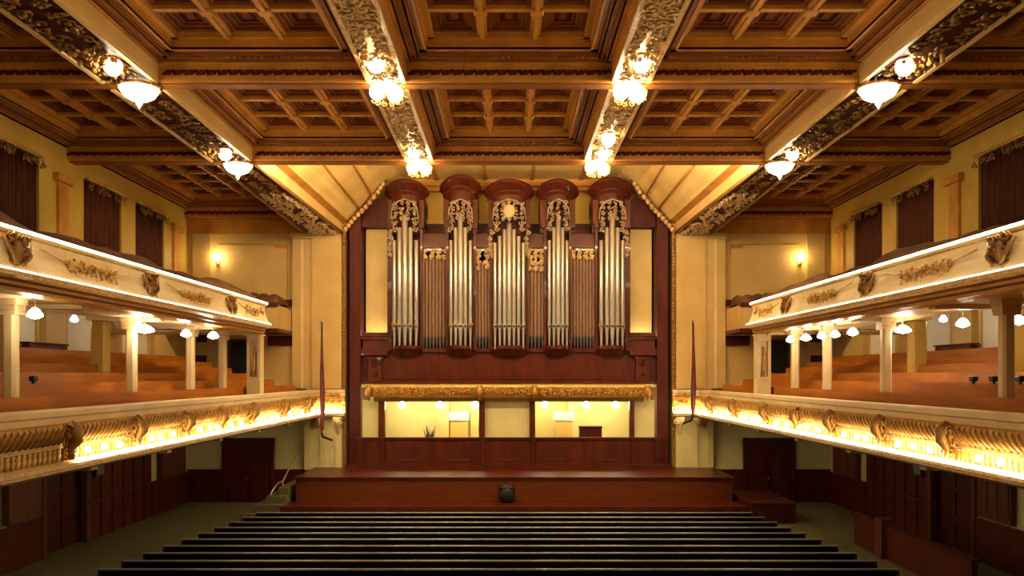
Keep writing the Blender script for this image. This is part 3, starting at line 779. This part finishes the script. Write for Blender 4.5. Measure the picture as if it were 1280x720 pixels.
for s in (-1,1):
    a,b=sorted((s*ox(636+186),s*ox(636+200))); cs.mat('mahogany_dark').box(a,b,yc-.25,41.0,1.6,oz(262))
    a,b=sorted((s*ox(636+146),s*ox(636+153))); cs.mat('mahogany').box(a,b,yc-.1,41.0,zb,oz(275))
    a,b=sorted((s*ox(636+146),s*ox(636+200))); cs.mat('mahogany_dark').box(a,b,yc+.2,41.0,oz(281),oz(262))
    cs.extrude([(a,oz(262)),(b,oz(262)),(b if s<0 else a,oz(250))] if False else [(a,oz(262)),(b,oz(262)),((b-.1) if s<0 else (a+.1),oz(236))],'y',yc+.2,40.9)
    a,b=sorted((s*ox(636+153),s*ox(636+184))); cs.mat('mahogany').box(a,b,yc-.1,41.0,zb-.2,oz(418)-.02)
    cs.box(a-.05,b+.05,yc-.2,yc,oz(424),oz(420)); cs.box(a-.05,b+.05,yc-.25,yc,oz(444),oz(438))
    cs.mat('mahogany').box(s*ox(636+168)-.3,s*ox(636+168)+.3,yc-.22,yc,oz(476),oz(446)); cs.box(s*ox(636+168)-.36,s*ox(636+168)+.36,yc-.28,yc,oz(449),oz(446))
    spiral(cs,Vector((s*ox(636+168),yc-.26,oz(455))),Vector((1,0,0)),Vector((0,0,1)),Vector((0,-1,0)),0,0,.18,1.2,1,.04); spiral(cs,Vector((s*ox(636+168),yc-.26,oz(468))),Vector((1,0,0)),Vector((0,0,1)),Vector((0,-1,0)),0,0,.13,1.2,4,.035)
cs.mat('mahogany')
cs.box(ox(450),ox(822),yc-.12,yc,oz(440),oz(435)); cs.box(ox(450),ox(822),yc-.14,yc,oz(480),oz(476))
for a,b in ((487,537),(542,592),(598,640),(645,680),(686,732),(738,786)):
    cs.mat('mahogany').box(ox(a),ox(b),yc-.05,yc,oz(474),oz(444)); cs.mat('mahogany').box(ox(a+5),ox(b-5),yc-.09,yc-.05,oz(470),oz(449))
cs.mat('mahogany_dark').box(ox(526),ox(745),40.4,40.7,oz(295),oz(273))
case=cs.build('organ_case',parent=OR)
bl=MB().mat('backlit')
for s in (-1,1):
    m=MB().mat('backlit'); a,b=sorted((s*ox(636+153),s*ox(636+184))); m.box(a,b,40.2,40.3,oz(418),oz(281)); m.build('cream_panel',parent=OR)
    m=MB().mat('strip').box(a+.05,b-.05,39.75,39.85,oz(418)-.02,oz(418)+.03); m.build('light_tube',parent=OR); cs2=MB().mat('mahogany').box(a-.02,b+.02,39.2,39.32,oz(421),oz(418)+.1); cs2.build('panel_sill',parent=OR)
towers=[(485,530,250,226,(490,524),5,409),(554,597,250,221,(561,591),5,409),(610,663,250,226,(616,657),7,411),(675,719,250,226,(684,711),5,409),(741,788,250,224,(748,781),5,409)]
for ti,(a,b,zc_,ztp,(pa,pb),npipe,mouth) in enumerate(towers):
    xc=(ox(a)+ox(b))/2; hw=(ox(b)-ox(a))/2; pr=.75
    nseg=14; V=[];Fc=[]
    def arc(r,y0,z,k,depth): an=math.pi*k/nseg; return (xc-r*math.cos(an), y0-depth*math.sin(an), z)
    def ringed(levels):
        V=[];Fc=[]
        for (r,dep,z,ar) in levels:
            for k in range(nseg+1):
                p=arc(r,yc,z,k,dep); V.append((p[0],p[1],z+ar*math.sin(math.pi*k/nseg)))
        for i in range(len(levels)-1):
            for k in range(nseg): o_=i*(nseg+1)+k; Fc.append((o_,o_+1,o_+nseg+2,o_+nseg+1))
        for i in (0,len(levels)-1):
            Fc.append(tuple(range(i*(nseg+1),(i+1)*(nseg+1))))
        m.add(V,Fc,False)
    m=MB().mat('mahogany')
    top=oz(ztp); 
    hz=oz(262)
    A_=.42
    t0=top-A_
    ringed([(hw-.05,pr-.12,hz-.0,.3),(hw-.03,pr-.1,hz+.3,.3),(hw-.03,pr-.1,t0-.55,.3),(hw+.04,pr-.02,t0-.46,A_-.08),(hw+.04,pr-.02,t0-.40,A_-.06),(hw+.0,pr-.05,t0-.36,A_-.04),(hw+.10,pr+.06,t0-.26,A_),(hw+.2,pr+.16,t0-.15,A_),(hw+.2,pr+.16,t0-.07,A_),(hw+.12,pr+.1,t0,A_)])
    m.box(ox(a),ox(b),yc-.05,40.9,hz-.1,t0-.3)
    TW=m.build('organ_tower',parent=OR)
    # side posts, foot and backing
    m=MB().mat('mahogany')
    for x in (ox(a),ox(b)):
        q=min(abs(ox(pa)-ox(a)),abs(ox(b)-ox(pb)))*.9+.05; sx=1 if x<xc else -1
        xx=ox(pa)-.12 if x<xc else ox(pb)+.12
        m.box(min(xx,xx+sx*.08),max(xx,xx+sx*.08),yc-.12,40.4,zb,oz(258)); m.box(min(x,x+sx*.3),max(x,x+sx*.3),yc-.1,40.4,oz(290),oz(255))
    # foot
    hf=(ox(pb)-ox(pa))/2+.14
    ringed([(hf-.1,pr-.35,oz(444),0),(hf-.02,pr-.1,oz(438),0),(hf,pr,oz(436),0),(hf,pr,oz(432),0)])
    m.build('tower_foot',parent=TW)
    m=MB().mat('mahogany_dark').box(ox(a)+.1,ox(b)-.1,yc+.35,yc+.45,zb,hz+.3); m.build('tower_back',parent=TW)
    # stiles beside the pipes (curved cheek boards)
    m=MB().mat('mahogany')
    for x0,x1 in ((ox(pa)-.14,ox(pa)-.02),(ox(pb)+.02,ox(pb)+.14)): m.box(x0,x1,yc-.3,yc+.3,zb,oz(285))
    for x0,x1 in ((ox(a),ox(pa)-.0),(ox(pb)+.0,ox(b))): m.extrude([(x0,oz(250)),(x1,oz(250)),(x1,oz(285)),(x0+.1 if x0<xc else x0,oz(285)),(x0,oz(276))],'y',yc-.45,yc+.2)
    m.build('tower_cheek',parent=TW)
    # pipes
    for i in range(npipe):
        u=(i+.5)/npipe*2-1; x=(ox(pa)+ox(pb))/2+u*(ox(pb)-ox(pa))/2
        rp=(ox(pb)-ox(pa))/npipe/2*(.86 if i!=npipe//2 else 1.08)
        y=yc-.18-.5*math.sqrt(max(0,1-(u*.92)**2))
        tp=oz(270)-abs(u)*1.4 if npipe==5 else oz(280)-abs(u)*1.0
        p=MB().mat('pipe').lathe([(.035,0),(rp*.8,.85),(rp,.95),(rp,tp-zb-.05),(rp*.92,tp-zb-.03),(rp*.9,tp-zb-.3)],x,y,zb+.02,n=14)
        p.mat('dark').box(x-rp*.6,x+rp*.6,y-rp-.012,y-rp*.75,zb+1.0,zb+1.09)
        p.mat('pipe').lathe([(rp*1.12,.97),(rp*1.12,1.02)],x,y,zb,n=14)
        p.tube([(x-rp*.75,y-rp*.9,zb+.95),(x-rp*.75,y-rp*.9,zb+1.2)],.02,4); p.tube([(x+rp*.75,y-rp*.9,zb+.95),(x+rp*.75,y-rp*.9,zb+1.2)],.02,4)
        p.build('organ_pipe',parent=TW)
    # pipe shade (openwork carving over pipe tops)
    W=ox(pb)-ox(pa); xm=(ox(pa)+ox(pb))/2
    c=MB().mat('lace'); c.tube([(xm-W*.5,yc-.72,oz(276)),(xm-W*.46,yc-.76,oz(262)),(xm-W*.25,yc-.78,oz(254)),(xm,yc-.8,oz(251)),(xm+W*.25,yc-.78,oz(254)),(xm+W*.46,yc-.76,oz(262)),(xm+W*.5,yc-.72,oz(276))],.035,5)
    scrolls(c,(xm-W*.48,yc-.78,oz(278)),(1,0,0),(0,0,1),(0,-1,0),W*.96,oz(253)-oz(278),.25,seed=ti+11,th=.024)
    c.build('pipe_shade',parent=TW)
    for sd in (-1,1):
        c=MB().mat('lace'); xx=xm+sd*W*.38
        scrolls(c,(xx-.16,yc-.62,oz(291)),(1,0,0),(0,0,1),(0,-1,0),.32,oz(276)-oz(291),.26,seed=ti+31,th=.028)
        c.build('pipe_shade',parent=TW)
        if (ti==0 and sd<0) or (ti==4 and sd>0) or ti==2:
            c=MB().mat('lace'); xx=xm+sd*(W*.5+.08)
            scrolls(c,(xx-.16,yc-.4,oz(322)),(1,0,0),(0,0,1),(0,-1,0),.32,oz(288)-oz(322),.26,seed=ti+51,th=.035); c.build('carved_garland',parent=TW)
    if ti==2:
        c=MB().mat('cream_light').ball((xm,yc-.85,oz(266)),.28,8,6,sy=.4,sz=1.1)
        for k in range(8): c.tube([(xm,yc-.85,oz(266)),(xm+.4*math.cos(k*.785),yc-.85,oz(266)+.5*math.sin(k*.785))],[.07,.02],4)
        c.build('carved_crest',parent=TW)
    if ti!=2:
        c=MB().mat('gilt'); scrolls(c,(ox(pa),yc-.66,oz(409)),(1,0,0),(0,0,1),(0,-1,0),W,.24,.2,seed=ti+71,th=.018,fill=.8); c.build('carved_band',parent=TW)
flats=[(533,549,318,526,560),(601,607,325,593,613),(664,673,325,658,681),(721,739,318,713,745)]
for fi,(a,b,tp,fa,fb) in enumerate(flats):
    a,b=[(531,552),(599,609),(662,675),(719,741)][fi]
    n_=[8,5,5,8][fi]
    x0,x1=ox(fa),ox(fb)
    m=MB().mat('mahogany'); m.box(x0,x1,yc-.05,yc+.4,oz(308),oz(300)); m.box(x0,x1,yc+.1,yc+.5,oz(312),oz(290)); FL=m.build('pipe_flat',parent=OR)
    for i in range(n_):
        r=(x1-x0)/n_/2; x=x0+r+2*r*i
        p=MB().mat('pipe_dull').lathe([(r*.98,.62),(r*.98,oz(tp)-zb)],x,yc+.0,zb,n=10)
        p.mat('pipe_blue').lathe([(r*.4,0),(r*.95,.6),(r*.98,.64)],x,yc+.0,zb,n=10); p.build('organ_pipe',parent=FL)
    c=MB().mat('gilt_pale'); hh=.5 if fi in (0,3) else 1.0
    scrolls(c,(x0,yc-.1,oz(318)-(hh-.3)),(1,0,0),(0,0,1),(0,-1,0),x1-x0,hh,.27,seed=fi+90,th=.045); c.build('carved_garland',parent=FL)
# gilded moulding on the proscenium edge
for s in (-1,1):
    c=MB().mat('gilt_dark')
    for k in range(60): c.ball((s*7.5,38.86,3.0+k*.155),.06,5,3)
    c.mat('gilt_dark').box(s*7.42,s*7.58,38.9,39.2,1.6,12.3)
    pts=[(s*7.42,38.95,12.5),(s*7.0,38.95,13.0),(s*6.5,38.95,13.5),(s*5.95,38.95,14.2),(s*5.6,38.95,14.75)]
    c.tube(pts,.11,6)
    for p,q in zip(pts,pts[1:]):
        for t in (0,.33,.66): c.mat('gilt_pale').ball((p[0]+(q[0]-p[0])*t,38.85,p[2]+(q[2]-p[2])*t-.08),.12,6,4)
    m=struct(c.build('trim_%d'%(1 if s<0 else 2)))

# gilded canopy / cornice under organ
T=empty('gilded_canopy','long gilded carved cornice hung over the lit openings below the organ','cornice',(0,0,0))
m=MB().mat('gilt'); m.extrude([(39.4,oz(482)),(38.72,oz(482)),(38.7,oz(484)),(38.8,oz(496)),(39.4,oz(496))],'x',ox(462),ox(810)); m.build('carved_frieze',parent=T)
m=MB().mat('gilt_dark'); m.extrude([(38.85,oz(496)),(38.7,oz(497)),(38.8,oz(500)),(38.95,oz(502)),(39.4,oz(502)),(39.4,oz(496))],'x',ox(468),ox(804)); m.build('lower_moulding',parent=T)
c=MB().mat('gilt'); scrolls(c,(ox(464),38.70,oz(495.5)),(1,0,0),(0,0,1),(0,-1,0),ox(808)-ox(464),.42,.3,seed=8,th=.035)
for x in (462,600,668,808):
    c.tube([(ox(x),38.6,oz(482)),(ox(x),38.55,oz(490)),(ox(x),38.75,oz(500))],[.12,.16,.06],7)
c.build('carved_garland',parent=T)
# arcade: posts, sill, choir room
T=empty('choir_screen','dark mahogany screen with panelled base and posts framing the lit choir room under the organ','screen',(0,0,0))
for x0,x1 in ((473,481),(599,606),(662,669),(787,793),):
    m=MB().mat('mahogany').box(ox(x0),ox(x1),39.0,39.3,oz(547),oz(500)); m.build('post',parent=T)
m=MB().mat('mahogany'); m.box(ox(445),ox(828),39.0,39.35,oz(587),oz(547)); m.box(ox(445),ox(828),38.9,39.0,oz(549),oz(546.5)); m.box(ox(445),ox(828),38.9,39.0,oz(586),oz(583)); m.build('panelled_base',parent=T)
for a,b in ((483,540),(545,600),(606,662),(670,722),(730,785)):
    m=MB().mat('mahogany').box(ox(a),ox(b),38.95,39.0,oz(580),oz(552)); m.mat('mahogany_dark').box(ox(a+10),ox(b-10),38.93,38.95,oz(574),oz(557)); m.mat('shutter_wood').box(ox(a+14),ox(b-14),38.9,38.95,oz(575),oz(573.5)); m.build('base_panel',parent=T)
for a in (450,476,601,664,789,818):
    m=MB().mat('mahogany_dark').box(ox(a),ox(a+5),38.88,39.0,oz(587),oz(547)); m.build('base_post',parent=T)
for a,b in ((452,473),(606,662),(793,819)): MB().mat('cream_green').box(ox(a),ox(b),39.25,39.32,oz(547),oz(500)).build('plaster_panel',parent=T)
m=MB().mat('cream_green'); m.box(ox(436),ox(836),42.4,42.6,1.55,5.4); m.box(ox(436),ox(836),39.3,42.4,5.25,5.4); m.mat('carpet').box(ox(436),ox(836),39.3,42.4,1.4,1.58)
m.mat('cream_green')
for x in (604,666): m.box(ox(x)-.05,ox(x)+.05,39.4,42.4,1.5,5.3)
for x in (550,590,722): m.box(ox(x)-.2,ox(x)+.2,42.0,42.4,1.5,5.3)
struct(m.build('wall_choir'))
k=0
for x in (497,546,592,683,737,775):
    k+=1
    pos=['far left','second from the left','third from the left','fourth from the left','second from the right','far right'][k-1]
    t=empty('wall_lamp','bright lamp high in the choir room under the organ, %s'%pos,'wall lamp',(ox(x),40.7,4.68),group='lamps in the choir room')
    m=MB().mat('brass').lathe([(.1,.57),(.1,.52),(.03,.49),(.03,-.18)],0,0,0,n=10); m.build('lamp_mount',parent=t)
    m=MB().mat('bulb_bright').lathe([(.05,-.14),(.15,-.22),(.17,-.32),(.1,-.42),(.001,-.45)],0,0,0,n=12); m.build('glass_shade',parent=t)
for x,lab in ((570,'left'),(709,'right')):
    t=empty('tall_cabinet','cream cabinet with sloping white top standing in the %s choir room opening'%lab,'cabinet',(ox(x),41.65,1.58))
    m=MB().mat('cream').box(-.42,.42,-.25,.25,0,2.0); m.build('body',parent=t)
    m=MB().mat('white_box').cbox(-.48,.48,-.32,.3,2.0,2.45,.04); m.build('lid',parent=t)
t=empty('low_cabinet','dark wooden upright cabinet at the right choir room opening','cabinet',(ox(741),40.2,1.58))
m=MB().mat('mahogany_dark').box(-.52,.52,-.25,.25,0,1.75); m.build('body',parent=t); m=MB().mat('mahogany').cbox(-.55,.55,-.3,.3,1.75,1.84,.02); m.build('lid',parent=t)
t=empty('potted_plant','dark leafy plant in the left choir room opening','plant',(ox(534),40.0,1.58))
m=MB().mat('dark').lathe([(.15,0),(.2,.4),(.22,.42)],0,0,0,n=10); m.mat('dark').lathe([(.21,.4),(.001,.41)],0,0,0,n=10); m.build('pot',parent=t)
m=MB().mat('dark'); rnd=random.Random(4)
for i in range(26):
    a=rnd.uniform(0,6.3); h=rnd.uniform(1.1,2.0); q=rnd.uniform(.1,.4)
    m.tube([(0,0,.4),(q*.4*math.cos(a),q*.4*math.sin(a),h*.7),(q*math.cos(a),q*math.sin(a),h)],[.02,.04,.005],4)
m.build('foliage',parent=t)

# ------------------------------------------------------------------ stage
T=empty('stage','wide polished brown wooden stage with a lower front step below the organ','stage',(0,0,0))
m=MB().mat('stage_wood').box(-8.75,9.2,35.2,38.8,0,1.55); m.mat('mahogany').box(-8.8,9.25,35.12,38.8,1.55,1.62); m.build('platform',parent=T)
m=MB().mat('mahogany').box(-9.0,9.4,33.7,35.2,0,.6); m.mat('mahogany_dark').box(-9.0,9.4,33.62,33.7,0,.52); m.build('front_step',parent=T)
m=MB().mat('mahogany').box(-7.3,7.3,38.2,38.86,1.6,1.8); m.build('upper_step',parent=T)
t=empty('stage_monitor','round black loudspeaker on the front edge of the stage step at centre','loudspeaker',(ox(636)-.07,35.0,.6))
m=MB().mat('black_metal').cbox(-.32,.32,-.22,.08,0,.72,.09); m.build('cabinet',parent=t)
m=MB().mat('dark'); m.tube([(0,-.22,.36),(0,-.27,.36)],[.28,.25],20); m.build('speaker_grille',parent=t)
# side stage blocks
t=empty('stage_stair','short flight of carpeted steps at the left end of the stage','stair',(0,0,0))
for k in range(4):
    m=MB().mat('carpet').box(-9.02-.40*(4-k),-9.02,33.8+k*.4,38.2,.3*k,.3*(k+1)); m.build('step',parent=t)
t=empty('stage_block','low dark wooden riser at the right end of the stage','riser',(0,0,0))
m=MB().mat('mahogany_dark').box(9.45,11.2,33.4,37.2,0,.75); m.build('body',parent=t)
m=MB().mat('mahogany').box(9.42,11.25,33.35,37.2,.75,.82); m.build('top',parent=t)
t=empty('hand_rail','thin curved metal hand rail on the stairs left of the stage','hand rail',(0,0,0))
m=MB().mat('steel').tube([(-9.9,34.6,.3),(-9.75,35.2,1.0),(-9.6,35.5,1.3),(-9.5,36.0,1.35),(-9.35,36.6,1.9),(-9.2,37.1,2.3)],.035,6); m.build('rail',parent=t)
m=MB().mat('steel').tube([(-9.5,36.0,.6),(-9.5,36.0,1.35)],.03,6); m.build('post',parent=t)
t=empty('stage_box','small low black case lying on the floor in front of the left stage end','case',(-8.1,33.2,0.012))
m=MB().mat('black_metal').cbox(-.5,.5,-.2,.2,0,.28,.05); m.build('body',parent=t); m=MB().mat('dark').tube([(-.15,0,.27),(-.1,0,.34),(.1,0,.34),(.15,0,.27)],.02,5); m.build('handle',parent=t)

# flags
for s,px,lab in ((-1,402,'furled red and dark flag on a pole left of the organ'),(1,866,'furled dark flag on a pole right of the organ')):
    x=(px-636)*37.9/F; zb0=EYE+(469-(538 if s<0 else 517))*37.9/F
    t=empty('flag',lab,'flag',(x,37.9,zb0))
    H=EYE+(469-402)*37.9/F-zb0
    m=MB().mat('black_metal').tube([(0,0,-.1),(0,0,H)],.03,6); m.mat('brass').lathe([(.04,0),(.06,.08),(.001,.22)],0,0,H,n=8); m.build('pole',parent=t)
    m=MB().mat('flag_red'); V=[];Fc=[];nn=12
    prof=[(.035,H-.1),(.04,H-.6),(.055,H*.72),(.09,H*.5),(.11,H*.3),(.10,H*.12),(.07,.0)]
    for r,z in prof:
        for k in range(nn): a=2*math.pi*k/nn; q=r*(1+.25*math.sin(3*a+z)); V.append((q*math.cos(a)+.02,q*.8*math.sin(a),z))
    for i in range(len(prof)-1):
        for k in range(nn): j=(k+1)%nn; Fc.append((i*nn+k,i*nn+j,(i+1)*nn+j,(i+1)*nn+k))
    m.add(V,Fc,True); m.build('furled_cloth',parent=t)
    m=MB().mat('dark').tube([(0,0,-.1),(s*-.0,.25,-.3),(-s*.3,.8,-.5)],.05,6); m.build('wall_bracket',parent=t)

first=None
for s,px,lab in ((-1,12,'nearest the left picture edge'),(-1,42,'second from the left picture edge'),(1,1217,'left of three on the right'),(1,1242,'middle of three on the right'),(1,1275,'at the right picture edge')):
    if first is None:
        first=empty('clamp_lamp','','spotlight')
        m=MB().mat('black_metal').cbox(-.09,.09,-.13,.13,.06,.22,.03); m.build('lamp_housing',parent=first)
        m=MB().mat('black_metal').box(-.03,.03,-.04,.04,0,.07); m.box(-.05,.05,-.08,.08,0,.02); m.build('clamp',parent=first); o=first
    else: o=copy_tree(first)
    X=10.47; o.location=(s*X,X*F/abs(px-636),ZL-.65+.25+.872); o.scale=(.75,.75,.8); tag(o,'small black lamp clamped on a bench back, '+lab,'spotlight','small black lamps on the balcony benches')
for s in (-1,1):
    t=empty('rear_shelf','dark wooden shelf box against the rear wall of the lower %s balcony'%CN[s],'shelf',(s*14.4,26.6 if s<0 else 27.6,ZL+.61))
    m=MB().mat('mahogany').cbox(-.12,.12,-1.1,1.1,0,1.0,.02); m.build('body',parent=t)
    m=MB().mat('mahogany_dark').box(-.15,.15,-1.15,1.15,1.0,1.05); m.build('top',parent=t)

# ------------------------------------------------------------------ pews
rows=12; ordn=['front row nearest the stage','second row from the stage','third row from the stage','fourth row from the stage','fifth row from the stage','sixth row from the stage','seventh row from the stage','eighth row from the stage','ninth row from the stage','tenth row from the stage','eleventh row from the stage','nearest row to the viewer']
for r in range(rows):
    Y=30.9-1.0*r
    xl=-(9.1+(30.9-Y)*.15); xr=8.75+(30.9-Y)*.13
    t=empty('pew','long black seat row with a thin grey top rail, %s'%ordn[r],'pew',(0,Y,0),group='seat rows on the main floor')
    m=MB().mat('pew_black').extrude([(-.02,.15),(.05,.15),(.0,.82),(-.07,.82)],'x',xl,xr); m.build('backrest',parent=t)
    m=MB().mat('pew_rail').extrude([(-.09,.82),(.02,.82),(.03,.84),(.0,.86),(-.07,.86),(-.095,.84)],'x',xl-.03,xr+.03); m.build('top_rail',parent=t)
    m=MB().mat('pew_black').extrude([(.03,.38),(.5,.40),(.52,.44),(.48,.49),(.04,.46)],'x',xl+.04,xr-.04); m.build('seat',parent=t)
    for x in (xl-.03,xr-.03):
        m=MB().mat('mahogany_dark').extrude([(-.08,0),(.42,0),(.45,.6),(.4,.64),(.05,.66),(.0,.83),(-.08,.83)],'x',x,x+.06); m.build('end_panel',parent=t)
    for i in range(1,6):
        x=xl+(xr-xl)*i/6; m=MB().mat('pew_black').extrude([(0,0),(.4,0),(.4,.38),(0,.38)],'x',x-.02,x+.02); m.build('support',parent=t)
# boxes in the right aisle
t=empty('aisle_parapet','low dark red wooden barrier in the right side aisle','barrier',(0,0,0))
m=MB().mat('wall_wood').box(11.9,12.05,22,29.5,0,1.0); m.build('body',parent=t)
m=MB().mat('mahogany').box(11.82,12.12,21.9,29.6,1.0,1.07); m.build('top_rail',parent=t)
m=MB().mat('shutter_wood').box(11.75,12.2,27.0,27.5,0,1.25); m.build('post',parent=t)

# ------------------------------------------------------------------ lights under the lower balconies (unseen, added to brighten the walls below)
for s in (-1,1):
    for i,y in enumerate((19.5,25.5,31.5,36.6)):
        t=empty('ceiling_light','small unseen fill light added under the lower %s balcony, %s'%(CN[s],['nearest the viewer','second from the viewer','third from the viewer','nearest the stage'][i]),'ceiling light',(s*12.0,y,ZL-1.25),group='unseen fill lights under the lower balconies')
        m=MB().mat('brass').lathe([(.16,0),(.17,-.03),(.14,-.05)],0,0,0,n=14); m.build('lamp_mount',parent=t)
        m=MB().mat('bulb_cool').lathe([(.13,-.04),(.1,-.1),(.001,-.12)],0,0,0,n=12); m.build('glass_shade',parent=t)

# ------------------------------------------------------------------ camera, world
cam=bpy.data.cameras.new('camera'); co=bpy.data.objects.new('camera',cam); COL.objects.link(co)
co.location=(0,0,EYE); co.rotation_euler=(R(90),0,0)
cam.sensor_width=36; cam.lens=F/1280*36; cam.shift_x=4/1280; cam.shift_y=109/1280; cam.clip_end=200
sc=bpy.context.scene; sc.camera=co
wd=bpy.data.worlds.new('world'); sc.world=wd; wd.use_nodes=True
wd.node_tree.nodes['Background'].inputs[0].default_value=(1,.75,.45,1); wd.node_tree.nodes['Background'].inputs[1].default_value=.0
vs=sc.view_settings; vs.view_transform='Standard'; vs.look='None'; vs.gamma=1; vs.use_curve_mapping=False; vs.exposure=1.05
sc.cycles.use_denoising=True; sc.cycles.max_bounces=8; sc.cycles.diffuse_bounces=5; sc.cycles.sample_clamp_indirect=6
